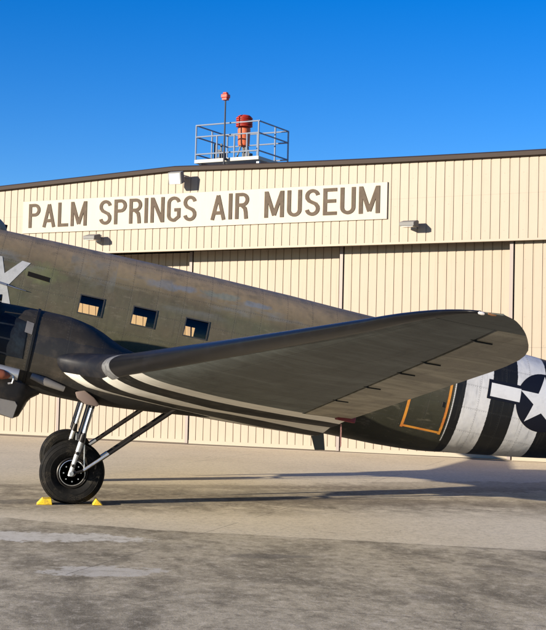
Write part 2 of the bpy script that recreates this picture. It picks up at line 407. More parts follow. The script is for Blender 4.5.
for X0, Y0 in ((.1, .2), (PW-.1, .2), (.1, PD-.1), (PW-.1, PD-.1)):
    bm = bmesh.new(); box(bm, X0-.05, X0+.05, Y0-.05, Y0+.05, -.05, FZ-.04); obj('leg', bm, galv, pf)
for a in ((.03, .12, 1.2, 1.25, .62, 1.3), (.12, .3, 1.2, 1.25, 1.0, 1.08), (.12, .3, 1.2, 1.25, .70, .80), (.30, .36, 1.2, 1.25, .55, 1.3), (.42, .56, .9, 1.2, FZ+.003, .95), (1.05, 1.22, 1.5, 1.7, FZ+.003, 1.2), (1.32, 1.5, 1.3, 1.5, FZ+.003, .9)):
    bm = bmesh.new(); box(bm, *a); obj('equipment_frame', bm, dk, pf)
red = Mat('red_paint', (.42, .035, .02), .5, 0, .3); red.mix(red.noise(9, 3).step(.5, .7)*.4, (.5, .11, .07))
orange = Mat('orange_paint', (.55, .10, .03), .5); orange.mix(orange.noise(7, 3).step(.5, .7)*.4, (.6, .2, .1))
sr = HT('warning_siren', 'red and orange siren with a louvred head on the roof platform', 'siren', 7.72, .1, 9.7+FZ)
bm = bmesh.new(); lathe(bm, [(.50, .10), (.53, .19), (.6, .21), (1.15, .23), (1.2, .17)], ax='z', n=24); obj('siren_body', bm, orange, sr, True)
bm = bmesh.new(); pr = []
for k in range(5): pr += [(1.2+k*.07, .25), (1.22+k*.07, .30), (1.25+k*.07, .30), (1.26+k*.07, .22)]
lathe(bm, [(1.17, .18)]+pr+[(1.56, .27), (1.62, .2), (1.65, .07), (1.65, 0.001)], ax='z', n=28); obj('siren_head', bm, red, sr, True)
for a in range(3):
    bm = bmesh.new(); tube(bm, [(.12*cos(a*2.1), .12*sin(a*2.1), .52), (.3*cos(a*2.1), .3*sin(a*2.1), 0)], .03, 8); obj('leg', bm, wh, sr)
pl_ = HT('roof_beacon', 'red obstruction lamp on a thin pole in front of the roof platform', 'beacon', 7.40, -.72, 9.7)
bm = bmesh.new(); tube(bm, [(0, 0, -.05), (0, 0, 2.55)], [.035, .028], 8); box(bm, -.03, .03, 0, .2, .42, .5); obj('pole', bm, dk, pl_)
bm = bmesh.new(); box(bm, -.09, .09, -.09, .09, 2.55, 2.62); obj('lamp_base', bm, red, pl_, True)
bm = bmesh.new(); box(bm, -.13, .13, -.12, .12, 2.623, 2.76); box(bm, -.08, .08, -.08, .08, 2.763, 2.83); bevel(bm, .02, 1); obj('lamp_lens', bm, red, pl_, True)

# ================================================================ AIRCRAFT (airframe axes: x aft, z up, origin on the ground between the wheels)
TH = .18254
ac = thing('transport_plane', 'camouflaged twin-engine propeller transport plane with black and white stripes, parked tail down', 'airplane', (0, 0, 0), (0, TH, 0))
def A(X_, y_, Z_): return (X_*cos(TH)-Z_*sin(TH), y_, Z_*cos(TH)+X_*sin(TH))   # ground axes -> airframe axes
TOP = [(-5.6, 3.55), (-5.5, 3.72), (-5.2, 3.88), (-4.8, 4.02), (-4.35, 4.12), (-4.15, 4.35), (-3.75, 4.66), (-3.2, 4.72), (-2, 4.73), (1.4, 4.73), (3.1, 4.71), (4.8, 4.66), (7, 4.62), (8.7, 4.57), (10, 4.47), (11.5, 4.28), (13, 4.02), (13.9, 3.85)]
BOT = [(-5.6, 3.35), (-5.5, 3.12), (-5.2, 2.86), (-4.8, 2.62), (-4.2, 2.40), (-3.4, 2.22), (-2, 2.12), (0, 2.11), (5.8, 2.12), (6.76, 2.17), (7.27, 2.24), (8.33, 2.38), (9.28, 2.52), (11.3, 2.88), (13, 3.3), (13.9, 3.6)]
HYT = [(-5.6, .1), (-5.5, .32), (-5.2, .58), (-4.8, .78), (-4.2, .96), (-3.4, 1.13), (-2, 1.21), (5, 1.22), (7, 1.14), (8.3, 1.06), (9.3, .96), (11.3, .68), (13, .34), (13.9, .06)]
PEX = 2.15
def sec(xa): t, b = sinterp(TOP, xa), sinterp(BOT, xa); return (t+b)/2, (t-b)/2, sinterp(HYT, xa)
def fus_y(xa, za, side=-1):
    zc, hz, hy = sec(xa); k = min(1, abs((za-zc)/hz)); return side*hy*(1-k**PEX)**(1/PEX)

# --- paints
def od(name, worn=1.0, fus=False):
    m = Mat(name, (.085, .07, .043), .52, 0, .35)
    x, y, z = m.xyz()
    a = m.noise(.8, 5, .6, (1, 1, 1.4)); b = m.noise(3.2, 6, .62); c = m.noise(22, 3, .6); d = m.noise(1.3, 5, .6, (.6, 1, 2.2), (3, 1, 5))
    m.mix(a.step(.42, .64)*.55, (.072, .078, .042))
    if fus:
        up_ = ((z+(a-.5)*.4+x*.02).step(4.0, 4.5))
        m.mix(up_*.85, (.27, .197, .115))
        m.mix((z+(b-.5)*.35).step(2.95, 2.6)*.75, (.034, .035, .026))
        m.mix(d.step(.55, .68)*z.step(3.75, 4.0)*z.step(4.6, 4.3)*.55, (.13, .145, .155))
        m.mix((x.band(-.9, -.0))*(z+(b-.5)*.5).step(3.9, 4.15)*z.step(4.6, 4.45)*b.step(.35, .6)*.55, (.12, .125, .12))
        m.mix(patchf(m, x, z, .9, 4.28, .35, .10, b)*.5, (.13, .155, .19)); m.mix(patchf(m, x, z, 2.1, 4.32, .38, .07, b)*.6, (.14, .17, .15))
        m.mix(patchf(m, x, z, 2.75, 4.28, .3, .06, b)*.6, (.13, .165, .21)); m.mix(patchf(m, x, z, 1.35, 4.3, .25, .07, b)*.6, (.12, .15, .2))
        m.mix(patchf(m, x, z, -1.45, 3.98, .42, .22, b)*.5, (.13, .145, .06))
    m.mix(b.step(.55, .72)*.35*worn, (.125, .108, .068)); m.mix(b.step(.45, .3)*.35, (.05, .048, .03))
    m.mix(c.step(.60, .75)*.25*worn, (.16, .145, .11))
    return m, (x, y, z), a, b, c
def patchf(m, x, z, cx, cz, hx, hz, n):
    d = (((x-cx)/hx)*((x-cx)/hx)+((z-cz)/hz)*((z-cz)/hz)).sqrt()+(n-.5)*2.5
    return d.step(1.1, .6)
BLACK, WHITE = (.007, .007, .007), (.60, .585, .56)
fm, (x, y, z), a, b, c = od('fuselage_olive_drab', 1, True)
fm.mix(x.step(3.9, 5.0)*(x < 6.985)*(.35+z.step(3.6, 2.9)*.5), (.026, .026, .016))  # wing shade painted into the aft fuselage as darker olive
for p, q in ((6.985, 7.17), (7.72, 8.24), (8.86, 9.45)): fm.mix((x+(c-.5)*.02).band(p, q), BLACK)
for p, q in ((7.17, 7.72), (8.24, 8.86), (9.45, 10.05)): fm.mix((x+(c-.5)*.02).band(p, q), WHITE)
inst = x.band(7.17, 7.72).max(x.band(8.24, 8.86)).max(x.band(9.45, 10.05))
wn_ = fm.noise(2.2, 7, .7, (1, 1, .35), (6, 0, 2)); fm.mix(inst*wn_.step(.54, .7)*.30, (.33, .31, .27)); fm.mix(inst*(z+(b-.5)*.4).step(2.9, 2.5)*.35, (.27, .24, .2)); fm.mix(inst*b.step(.52, .7)*.25, (.34, .33, .31)); fm.mix(inst*c.step(.6, .75)*.2, (.2, .19, .18))
fm.mix(x.band(6.955, 6.978)*z.step(2.44, 2.46), (.6, .58, .54))
strk = fm.noise(3.0, 5, .65, (5, 1, .35), (1, 0, 3)); fm.mix(strk.step(.56, .7)*z.step(4.5, 3.9)*.35, (.05, .043, .03)); fm.mix(fm.noise(5, 6, .7, (.5, 1, 2)).step(.58, .7)*(x < 6.9)*.35, (.19, .165, .115))
# panel seams and rivets
st = ((x/.51+.31).fract()-.5).abs(); ln = ((z/.46+.05).fract()-.5).abs()
seam = (st > .489).max((ln > .488)*(z > 2.3))
fm.mix(seam*.24, (.03, .03, .026))
riv = ((((x/.045).fract()-.5).abs() < .2)*(((z/.46+.09).fract()-.5).abs() > .482)).max((((z/.045).fract()-.5).abs() < .2)*(((x/.51+.35).fract()-.5).abs() > .484))
chip = fm.noise(45, 3, .6); fm.mix((chip.step(.66, .7))*b.step(.45, .6)*(x < 6.9)*.5, (.22, .20, .16))
fm.mix(riv*.34, (.035, .033, .028))
dent = fm.noise(2.6, 2, .5, (1, 1, 1.2))
fm.bump(dent*1.3+riv*.06-seam*.12+b*.08, .022, .55)
fm.rough(b*.25+.38)

nm, (x, y, z), a, b, c = od('nacelle_olive_drab', .8)
nm.mix(.88, (.018, .0145, .011))
seam = (((x/.62+.05).fract()-.5).abs() > .488)
nm.mix(seam*.6, (.02, .02, .018))
dark_band = ((z+(b-.5)*.10-(x+1.2)*-.02).band(2.44, 2.78))*(x > -1.3)*(x < .9)
nriv = ((((z/.05).fract()-.5).abs() < .22)*(((x/.62+.11).fract()-.5).abs() > .485)).max((((x/.05).fract()-.5).abs() < .22)*(((z/.31+.1).fract()-.5).abs() > .482)); nm.mix(nriv*.5, (.06, .052, .04)); nm.mix(nm.noise(2.5, 6, .7, (.4, 1, 2.4), (2, 0, 4)).step(.56, .70)*.35, (.07, .06, .045))
nm.mix(dark_band*.88, (.014, .014, .015))                       # dark band along the nacelle side
nm.mix((z+(b-.5)*.1+x.step(-.2, .6)*-.5).step(2.16, 2.06)*.88, (.016, .015, .014))    # oily belly
nm.mix(b.step(.5, .7)*.25, (.11, .085, .06)); nm.bump(nm.noise(3, 2)+seam*-.3, .015, .5); nm.rough(b*.2+.52)

# wing: upper olive, lower neutral grey, stripes square to the leading edge
SWP = .2717; cS, sS = cos(math.atan(SWP)), sin(math.atan(SWP))
def wing_mat(name, base, lines=True):
    m = Mat(name, base, .5, 0, .2)
    x, y, z = m.xyz(); ay = y.abs()
    a = m.noise(.7, 5, .6, (1, 2.2, 1)); b = m.noise(4, 6, .62); c = m.noise(1.5, 5, .65, (3.5, .5, 1)); n = m.noise(25, 3)
    m.mix(a.step(.4, .66)*.45, tuple(q*.68 for q in base)); m.mix(b.step(.52, .72)*.35, tuple(q*1.35 for q in base))
    m.mix(c.step(.5, .68)*.55, tuple(q*.5 for q in base)); m.mix(n.step(.6, .75)*.3, tuple(q*1.6 for q in base))
    c2 = m.noise(1.2, 6, .65, (.8, 1.6, 1), (4, 2, 0), .5); m.mix(c2.step(.50, .66)*.6, tuple(q*1.9 for q in base)); m.mix(m.noise(3, 5, .6, (.35, 3.5, 1), (1, 8, 0)).step(.56, .7)*.5, tuple(q*.45 for q in base))
    rv = ((((x/.05).fract()-.5).abs() < .2)*(((ay/.61+.03).fract()-.5).abs() > .490)).max((((ay/.05).fract()-.5).abs() < .2)*((((x-ay*.2)/.36+.23).fract()-.5).abs() > .486)); m.mix(rv*.45, tuple(q*.35 for q in base))
    if lines:
        sy = ((ay/.61).fract()-.5).abs() > .491; sx = (((x-ay*.2)/.72+.2).fract()-.5).abs() > .491
        m.mix(sy.max(sx)*.55, tuple(q*.4 for q in base)); m.bump(m.noise(2, 2, .5, (1, 1.6, 1))+sy.max(sx)*-.12, .02, .5)
    return m, x, y, z, ay, a, b
wm, x, y, z, ay, a, b = wing_mat('wing_neutral_grey', (.082, .092, .086))
# worn olive upper side: decided by the surface facing up
geo = wm.t.nodes.new('ShaderNodeNewGeometry'); vt = wm.t.nodes.new('ShaderNodeVectorTransform'); vt.vector_type = 'NORMAL'; vt.convert_from = 'WORLD'; vt.convert_to = 'OBJECT'
wm.t.links.new(geo.outputs['True Normal'], vt.inputs[0]); sp = wm.t.nodes.new('ShaderNodeSeparateXYZ'); wm.t.links.new(vt.outputs[0], sp.inputs[0])
upn = X(wm.t, sp.outputs[2])
wm.mix((upn > .15), (.085, .078, .047))
pp = ay*cS+x*sS
def pv(y0): return y0*cS+(-.128+SWP*(y0-4.34))*sS
edges_y = [2.62, 3.23, 3.84, 4.45, 5.06, 5.67, 6.28]
dn = (upn < .25)*((x < 3.28).max((ay < 5.11)*(x < 4.3)))
wm.mix(dn*pp.band(pv(2.2), pv(6.02)), BLACK)
for p, q in ((3.22, 3.70), (4.35, 4.86), (5.48, 6.02)):
    pz = pp+(b-.5)*.02
    wm.mix(dn*pz.band(pv(p), pv(q)), (.80, .77, .69))
wm.mix(dn*pp.band(pv(3.2), pv(6.4))*b.step(.52, .7)*.15, (.24, .22, .18))
wm.mix(dn*pp.band(pv(2.2), pv(6.42))*(((ay/.61).fract()-.5).abs() > .488)*.4, (.1, .09, .08))
am, *_ = wing_mat('aileron_grey', (.26, .235, .18), False)
boot = Mat('rubber_boot', (.005, .005, .006), .32, 0, .18); boot.mix(boot.noise(3, 5, .6, (3, .4, 1)).step(.5, .7)*.45, (.011, .012, .016)); boot.bump(boot.noise(5, 2, .5, (1, .3, 1)), .006, .5)
band_m = Mat('bare_metal_band', (.22, .22, .22), .4, .3); band_m.mix(band_m.noise(12, 4).step(.42, .6)*.7, (.10, .10, .105))
slate = Mat('leading_edge_slate', (.010, .011, .015), .45, 0, .2); slate.mix(slate.noise(4, 5).step(.46, .66)*.5, (.035, .03, .028))
black = Mat('black_paint', (.009, .009, .009), .45, 0, .25); black.mix(black.noise(4, 5).step(.5, .7)*.4, (.02, .018, .016))
oil = Mat('oily_dark_metal', (.016, .014, .013), .4, .2, .3); oil.mix(oil.noise(6, 5).step(.5, .68)*.5, (.045, .036, .028))
steel = Mat('worn_steel', (.55, .55, .54), .3, .8); steel.mix(steel.noise(15, 4).step(.5, .7)*.5, (.25, .23, .2))
chrome = Mat('chrome', (.55, .55, .54), .28, .6)
rubber = Mat('tyre_rubber', (.007, .0066, .0062), .75, 0, .12); rubber.mix(rubber.noise(9, 5).step(.48, .7)*.35, (.02, .018, .015)); rubber.mix(rubber.noise(5, 5).step(.5, .62)*rubber.noise(40, 2).step(.4, .6)*.3, (.07, .058, .042)); rubber.bump(rubber.noise(30, 3), .004, .6)
dgrey = Mat('grey_panel', (.15, .14, .13), .5); dgrey.mix(dgrey.noise(8, 4).step(.5, .7)*.5, (.08, .07, .065))
yellow = Mat('yellow_paint', (.82, .55, .02), .45); yellow.mix(yellow.noise(14, 5).step(.48, .62)*.55, (.34, .21, .04)); yellow.mix(yellow.noise(30, 3).step(.6, .66)*.7, (.08, .06, .04))

# --- fuselage shell with real window openings
WX = [-.36, .66, 1.68, 3.72, 4.74]; WH = .215; WZ0, WZ1 = 3.41, 3.735
xs = [-5.6, -5.57, -5.5, -5.4, -5.2, -5, -4.8, -4.6, -4.35, -4.25, -4.15, -4, -3.85, -3.7, -3.5, -3.2, -2.8, -2.4, -2, -1.6, -1.2, -.9]
for w_ in WX: xs += [w_-WH, w_+WH]
xs += [5.3, 5.8, 6.3, 6.76, 7.0, 7.27, 7.8, 8.33, 8.8, 9.28, 9.8, 10.4, 11, 11.6, 12.2, 12.8, 13.3, 13.7, 13.9]
def ringz():          # normalised heights down one side
    n = 26; zs = [cos(pi*i/n) for i in range(n+1)]
    zc, hz, hy = sec(1.0); e0, e1 = (WZ0-zc)/hz, (WZ1-zc)/hz
    zs = [q for q in zs if min(abs(q-e0), abs(q-e1)) > .045 or abs(q) > .9]+[e0, e1]
    return sorted(zs, reverse=True), e0, e1
NZ, E0, E1 = ringz()
def shell(bm, x_list, inset=0):
    rings = []
    for xa in x_list:
        zc, hz, hy = sec(xa); hz = max(.02, hz-inset); hy = max(.02, hy-inset); ring = []
        k = len(NZ)
        for i in range(k): ring.append((xa, -hy*(max(0, 1-abs(NZ[i])**PEX))**(1/PEX), zc+hz*NZ[i]))
        for i in range(k-2, 0, -1): ring.append((xa, hy*(max(0, 1-abs(NZ[i])**PEX))**(1/PEX), zc+hz*NZ[i]))
        rings.append([bm.verts.new(p) for p in ring])
    n = len(rings[0]); k = len(NZ); i0, i1 = NZ.index(E1), NZ.index(E0)
    for q, (ra, rb) in enumerate(zip(rings, rings[1:])):
        mid = (x_list[q]+x_list[q+1])/2; win = any(abs(mid-w_) < WH for w_ in WX)
        for i in range(n):
            if win and ((i0 <= i < i1) or (2*(k-1)-i1 <= i < 2*(k-1)-i0)): continue
            bm.faces.new((ra[i], ra[(i+1) % n], rb[(i+1) % n], rb[i]))
    bm.faces.new(rings[0]); bm.faces.new(rings[-1])
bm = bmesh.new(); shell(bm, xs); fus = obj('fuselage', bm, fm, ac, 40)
bm = bmesh.new(); shell(bm, [q for q in xs if -3.6 < q < 6.5], .045)
lining = Mat('cabin_lining_dark', (.02, .016, .011), .8, 0, .1); obj('cabin_lining', bm, lining, ac, 40)
bm = bmesh.new(); box(bm, -3.4, 6.2, -1.0, 1.0, 2.78, 2.84); obj('cabin_floor', bm, lining, ac)
glass = Mat('window_glass', (.9, .9, .9), .05); t_ = glass.t
trn = t_.nodes.new('ShaderNodeBsdfTransparent'); trn.inputs[0].default_value = (.87, .78, .62, 1); gl = t_.nodes.new('ShaderNodeBsdfGlossy'); gl.inputs['Roughness'].default_value = .05
fr = t_.nodes.new('ShaderNodeFresnel'); fr.inputs[0].default_value = 1.45; mx = t_.nodes.new('ShaderNodeMixShader')
t_.links.new(fr.outputs[0], mx.inputs[0]); t_.links.new(trn.outputs[0], mx.inputs[1]); t_.links.new(gl.outputs[0], mx.inputs[2])
t_.links.new(mx.outputs[0], t_.nodes['Material Output'].inputs[0])
def on_side(bm, poly2, side=-1, off=.004, th=0, maxlen=.12):
    """polygon in (xa, za) laid on the fuselage side"""
    tris = tessellate_polygon([[Vector((p[0], p[1], 0)) for p in poly2]])
    vs = [bm.verts.new((p[0], 0, p[1])) for p in poly2]; fs = []
    for t in tris:
        try: fs.append(bm.faces.new([vs[i] for i in t]))
        except ValueError: pass
    for _ in range(7):
        es = [e for e in bm.edges if e.calc_length() > maxlen and any(f in fs for f in e.link_faces)] if False else [e for e in bm.edges if e.calc_length() > maxlen]
        if not es: break
        bmesh.ops.subdivide_edges(bm, edges=es, cuts=1, use_grid_fill=False); bmesh.ops.triangulate(bm, faces=[f for f in bm.faces if len(f.verts) > 3])
def drape(bm, side=-1, off=.004):
    for v_ in bm.verts:
        yb = fus_y(v_.co.x, v_.co.z, side); zc, hz, hy = sec(v_.co.x)
        v_.co.y = yb+side*off
def decal(name, polys, mat, parent, side=-1, off=.004, th=.0, label=None):
    bm = bmesh.new()
    for p in polys: on_side(bm, p)
    drape(bm, side, off)
    if th:
        r = bmesh.ops.extrude_face_region(bm, geom=list(bm.faces))
        for v_ in [q for q in r['geom'] if isinstance(q, bmesh.types.BMVert)]: v_.co.y += side*th
    return obj(name, bm, mat, parent)
winframe = Mat('window_rubber', (.03, .028, .025), .5)
for side in (-1, 1):
    for w_ in WX:
        bm = bmesh.new(); on_side(bm, [(w_-WH, WZ0), (w_+WH, WZ0), (w_+WH, WZ1), (w_-WH, WZ1)]); drape(bm, side, -.02)
        wn = obj('cabin_window', bm, glass, ac)
        e = .022; a0, a1, b0, b1 = w_-WH, w_+WH, WZ0, WZ1
        polys = [[(a0-e, b0-e), (a1+e, b0-e), (a1+e, b0), (a0-e, b0)], [(a0-e, b1), (a1+e, b1), (a1+e, b1+e), (a0-e, b1+e)],
                 [(a0-e, b0), (a0, b0), (a0, b1), (a0-e, b1)], [(a1, b0), (a1+e, b0), (a1+e, b1), (a1, b1)]]
        decal('frame', polys, winframe, wn, side, -.012, .022)
# insignia
blue = Mat('insignia_blue', (.006, .0065, .012), .5, 0, .25); insw = Mat('insignia_white', (.66, .65, .63), .5); insw.mix(insw.noise(6, 5).step(.5, .7)*.3, (.42, .41, .4))
cxx, czz, RR = 8.83, 3.60, .54
disc = [(cxx+.585*cos(2*pi*i/48), czz+.585*sin(2*pi*i/48)) for i in range(48)]
for side in (-1, 1):
    ins = decal('insignia_disc', [disc], blue, fus, side, .006)
    for q0, q1 in ((7.63, 8.45), (9.2, 10.03)): decal('insignia_bar_border', [[(q0, 3.46), (q1, 3.46), (q1, 3.85), (q0, 3.85)]], blue, fus, side, .008)
    for q0, q1 in ((7.69, 8.33), (9.33, 9.97)): decal('insignia_bar', [[(q0, 3.515), (q1, 3.515), (q1, 3.785), (q0, 3.785)]], insw, fus, side, .012)
    star = []
    for i in range(10):
        r_ = RR if i % 2 == 0 else RR*.382; t = pi/2+i*pi/5; star.append((cxx+r_*cos(t), czz+r_*sin(t)))
    decal('insignia_star', [star], insw, fus, side, .010)
letw = Mat('faded_letter_white', (.40, .40, .39), .6, 0, .2); letw.mix(letw.noise(7, 5).step(.5, .68)*.4, (.26, .26, .24))
# code letter, cut off by the frame at the left
decal('code_letter', [[(-1.79, 4.14), (-1.63, 4.13), (-1.96, 3.60), (-1.83, 3.27), (-2.03, 3.24), (-2.11, 3.45), (-2.20, 3.24), (-2.38, 3.24), (-2.19, 3.61), (-2.36, 4.13), (-2.17, 4.14), (-2.06, 3.83)]], letw, fus)
pb = bmesh.new(); tube(pb, [(-2.3, -1.24, 3.655), (-1.97, -1.25, 3.62)], [.022, .02], 8); tube(pb, [(-1.97, -1.25, 3.62), (-1.80, -1.25, 3.60), (-1.60, -1.245, 3.585)], [.012, .012, .005], 8)
obj('air_probe', pb, Mat('probe_blue_grey', (.16, .18, .24), .4, .3), ac)
decal('vent_slot', [[(-1.64, 3.875), (-1.22, 3.84), (-1.22, 3.93), (-1.64, 3.965)]], darkm, ac, -1, .005)
# door with orange outline
doorc = Mat('door_outline_orange', (.62, .25, .03), .5); doorc.mix(doorc.noise(5, 4).step(.5, .65)*.6, (.42, .09, .03))
e = .028
def strip(p, q, w): return [(p[0], p[1]), (q[0], q[1]), (q[0]+w[0], q[1]+w[1]), (p[0]+w[0], p[1]+w[1])]
door = decal('cargo_door', [[(6.10, 2.62), (6.84, 2.62), (6.84, 4.2), (6.10, 4.2)]], fm, ac, -1, .003, .006)
decal('door_outline', [strip((6.045, 2.56), (6.045, 4.26), (.055, 0)), strip((6.84, 2.56), (6.84, 4.26), (.06, 0)), strip((6.10, 2.575), (6.84, 2.575), (0, .04)), strip((6.10, 4.20), (6.84, 4.20), (0, .06))], doorc, door, -1, .006)
bm = bmesh.new(); tube(bm, [(6.76, fus_y(6.76, 3.2)-.02, 3.2), (6.76, fus_y(6.76, 3.1)-.02, 3.1)], .01, 6); obj('handle', bm, oil, door)
# cockpit glazing (out of frame to the left)
bm = bmesh.new()
cg = Mat('cockpit_glass', (.03, .035, .04), .08)
for side in (-1, 1):
    bm = bmesh.new(); on_side(bm, [(-3.95, 4.18), (-3.45, 4.18), (-3.45, 4.5), (-3.85, 4.5)]); drape(bm, side, .006); obj('cockpit_window', bm, cg, ac)
    bm = bmesh.new(); vs = [bm.verts.new(p) for p in ((-4.33, side*.05, 4.18), (-4.24, side*.55, 4.2), (-4.02, side*.5, 4.5), (-4.08, side*.05, 4.52))]
    bm.faces.new(vs); r = bmesh.ops.extrude_face_region(bm, geom=list(bm.faces))
    for v_ in [q for q in r['geom'] if isinstance(q, bmesh.types.BMVert)]: v_.co += Vector((-.03, 0, .03))
    obj('windscreen', bm, cg, ac)
# direction-finder housing and antennas
hs = Mat('housing_grey', (.24, .225, .19), .6, 0, .2)
bm = bmesh.new(); lathe(bm, [(-.62+1.24*i/20, max(.001, .20*sqrt(max(0, 1-((-.62+1.24*i/20)/.62)**2))*(1 if i < 9 else 1))) for i in range(21)], (-2.86, 0, 4.86), 'x', 24)
for v_ in bm.verts: v_.co.z -= max(0, v_.co.x+2.9)**2*.28
obj('loop_antenna_housing', bm, hs, ac, True)
bm = bmesh.new(); prism(bm, [(-3.0, -.05), (-2.4, -.02), (-2.25, 0), (-2.4, .02), (-3.0, .05)], 'z', 4.70, 4.85); obj('antenna_pedestal', bm, darkm, ac)
bm = bmesh.new(); prism(bm, [(4.41, 2.15), (4.70, 2.15), (4.80, 1.80), (4.60, 1.76)], 'y', -.33, -.29); bevel(bm, .008, 1)
obj('belly_antenna', bm, Mat('antenna_olive', (.10, .08, .04), .5), ac)
# --- tail
def slab(name, outline, thick, mat, parent, mode, z0=0, side=1):
    """aerofoil plate; outline: list of (span, xLE, xTE) ; mode 'v' vertical, 'h' horizontal"""
    bm = bmesh.new(); rings = []
    fr_ = [0, .02, .08, .2, .4, .65, 1.0]; th_ = [0, .35, .7, .95, 1, .7, .03]
    for s_, l, t in outline:
        ring = []
        for f, h in zip(fr_, th_): ring.append((l+(t-l)*f, h))
        for f, h in list(zip(fr_, th_))[-2:0:-1]: ring.append((l+(t-l)*f, -h))
        tk = thick*max(.15, min(1, (t-l)/2.2))
        if mode == 'v': rings.append([(p, h*tk, s_) for p, h in ring])
        else: rings.append([(p, side*s_, z0+h*tk) for p, h in ring])
    loft(bm, rings); return obj(name, bm, mat, parent, 40)
tm, *_ = od('tail_olive_drab', 1)
slab('fin', [(4.2, 9.0, 12.7), (4.55, 9.2, 12.7), (4.8, 10.2, 12.72), (5.2, 10.9, 12.75), (5.8, 11.4, 12.8), (6.4, 11.75, 12.82), (7.0, 12.1, 12.84), (7.3, 12.35, 12.84), (7.45, 12.6, 12.84)], .10, tm, ac, 'v')
slab('rudder', [(3.55, 12.9, 13.7), (3.8, 12.74, 14.1), (4.6, 12.76, 14.35), (5.6, 12.82, 14.3), (6.4, 12.86, 14.1), (7.0, 12.88, 13.8), (7.3, 12.88, 13.45), (7.45, 12.88, 13.1)], .07, tm, ac, 'v')
for sd_ in (-1, 1):
    slab('tailplane', [(.2, 11.2, 12.9), (.8, 11.25, 12.9), (2, 11.55, 12.9), (3.2, 11.85, 12.9), (3.8, 12.1, 12.88), (4.05, 12.45, 12.8)], .09, tm, ac, 'h', 4.15, sd_)
    slab('elevator', [(.35, 12.94, 13.7), (2, 12.94, 13.75), (3.2, 12.93, 13.6), (3.8, 12.92, 13.35), (4.02, 12.9, 13.05)], .05, tm, ac, 'h', 4.15, sd_)
TWx = 11.35; twc = Vector(A(0, 0, 0))
twz = TWx*sin(TH)/cos(TH)+.27
bm = bmesh.new(); lathe(bm, [(-.09, .12), (-.10, .22), (-.05, .265), (.05, .265), (.10, .22), (.09, .12)], (TWx, 0, twz), 'y', 28); tw = obj('tail_wheel', bm, rubber, ac, True)
bm = bmesh.new(); tube(bm, [(TWx, .16, twz), (TWx-.1, .12, twz+.35), (TWx-.2, 0, 3.0)], .03); tube(bm, [(TWx, -.16, twz), (TWx-.1, -.12, twz+.35), (TWx-.2, 0, 3.0)], .03); tube(bm, [(TWx, -.16, twz), (TWx, .16, twz)], .025); obj('fork', bm, steel, tw)

# --- wings
LEt = [(2.1, -.80), (3.45, -.78), (3.60, -.62), (3.80, -.42), (4.05, -.235), (4.34, -.128)]
LEt2 = [(13.0, -.128+SWP*8.66), (13.6, 2.375), (14.1, 2.535), (14.45, 2.68), (14.7, 2.83), (14.85, 3.0), (14.91, 3.14)]
TEt = [(12.2, 4.09), (12.8, 4.06), (13.2, 4.01), (13.6, 3.91), (14.0, 3.75), (14.4, 3.56), (14.7, 3.38), (14.85, 3.26), (14.91, 3.15)]
def LE(y_):
    if y_ < 4.34: return sinterp(LEt, y_)
    if y_ < 13.0: return -.128+SWP*(y_-4.34)
    return sinterp(LEt2, y_)
def TE_(y_): return 4.09 if y_ < 12.2 else sinterp(TEt, y_)
def chordz(y_, xa):
    s_ = max(0, y_-4.34); zl = 2.432+.1008*s_; zt = 2.324+.110*s_
    l0 = -.128+SWP*s_; return zl+(zt-zl)*(xa-l0)/(4.09-l0)
def af(f, y_):
    """upper and lower offsets (fraction of chord)"""
    t = interp([(4.34, .15), (9, .125), (13, .10), (14.3, .09), (14.91, .05)], y_)
    h = 5*t*(.2969*sqrt(f)-.126*f-.3516*f*f+.2843*f**3-.1030*f**4)
    cm = .02*(.8*f-f*f)/.16 if f < .4 else .02*(.2+.8*f-f*f)/.36
    k = interp([(3.4, 1.25), (4.3, 1.15), (4.9, 1.1), (5.6, 1.02), (14, 1.08)], y_)*(1+.10*max(0, 1-f/.25))
    ku = interp([(3.35, .62), (4.2, 1), (15, 1)], y_)
    return (cm+h)*ku, (cm-h)*k*interp([(3.3, .86), (3.9, 1), (15, 1)], y_)
def surf(y_, xa, lower=True):
    l, t = LE(y_), TE_(y_); f = min(1, max(0, (xa-l)/(t-l))); c_ = t-l
    l0 = l if y_ > 4.34 else -.128
    cz = max(c_, .3) if y_ > 4.34 else 4.218
    up_, lo = af(f, y_); g_ = interp([(2.6, .27), (3.0, .23), (3.4, .155), (3.7, .09), (4.2, .045), (4.6, 0)], y_)
    dz = g_*min(1, f/.12)**.7*(.72+.4*f) if lower else g_*min(1, max(0, (f-.35)/.65))*1.1
    return chordz(y_, xa if y_ > 4.34 else max(xa, -.128+0*xa))+(lo if lower else up_)*cz-dz
HX = 3.30           # hinge line of the aileron
def wring(y_, f0, f1, side, n=22):
    """closed ring between chord fractions f0..f1 (real x positions)"""
    l, t = LE(y_), TE_(y_)
    fs = [f0+(f1-f0)*(1-cos(pi/2*i/n)) if f0 == 0 else f0+(f1-f0)*i/n for i in range(n+1)]
    ring = [(l+(t-l)*f, side*y_, surf(y_, l+(t-l)*f, True)) for f in fs]
    ring += [(l+(t-l)*f, side*y_, surf(y_, l+(t-l)*f, False)) for f in reversed(fs[1:] if f0 == 0 else fs)]
    return ring
AY0, AY1 = 5.12, 14.35
ysw = [2.1, 2.8, 3.3, 3.45, 3.52, 3.6, 3.7, 3.8, 3.95, 4.1, 4.34, 4.5, 4.95, 5.12]
yo = [5.13, 6, 7, 8, 9, 10, 11, 12, 12.5, 13, 13.3, 13.6, 13.85, 14.1, 14.25]
yt = [14.26, 14.35, 14.45, 14.55, 14.65, 14.72, 14.78, 14.83, 14.87, 14.895, 14.908]
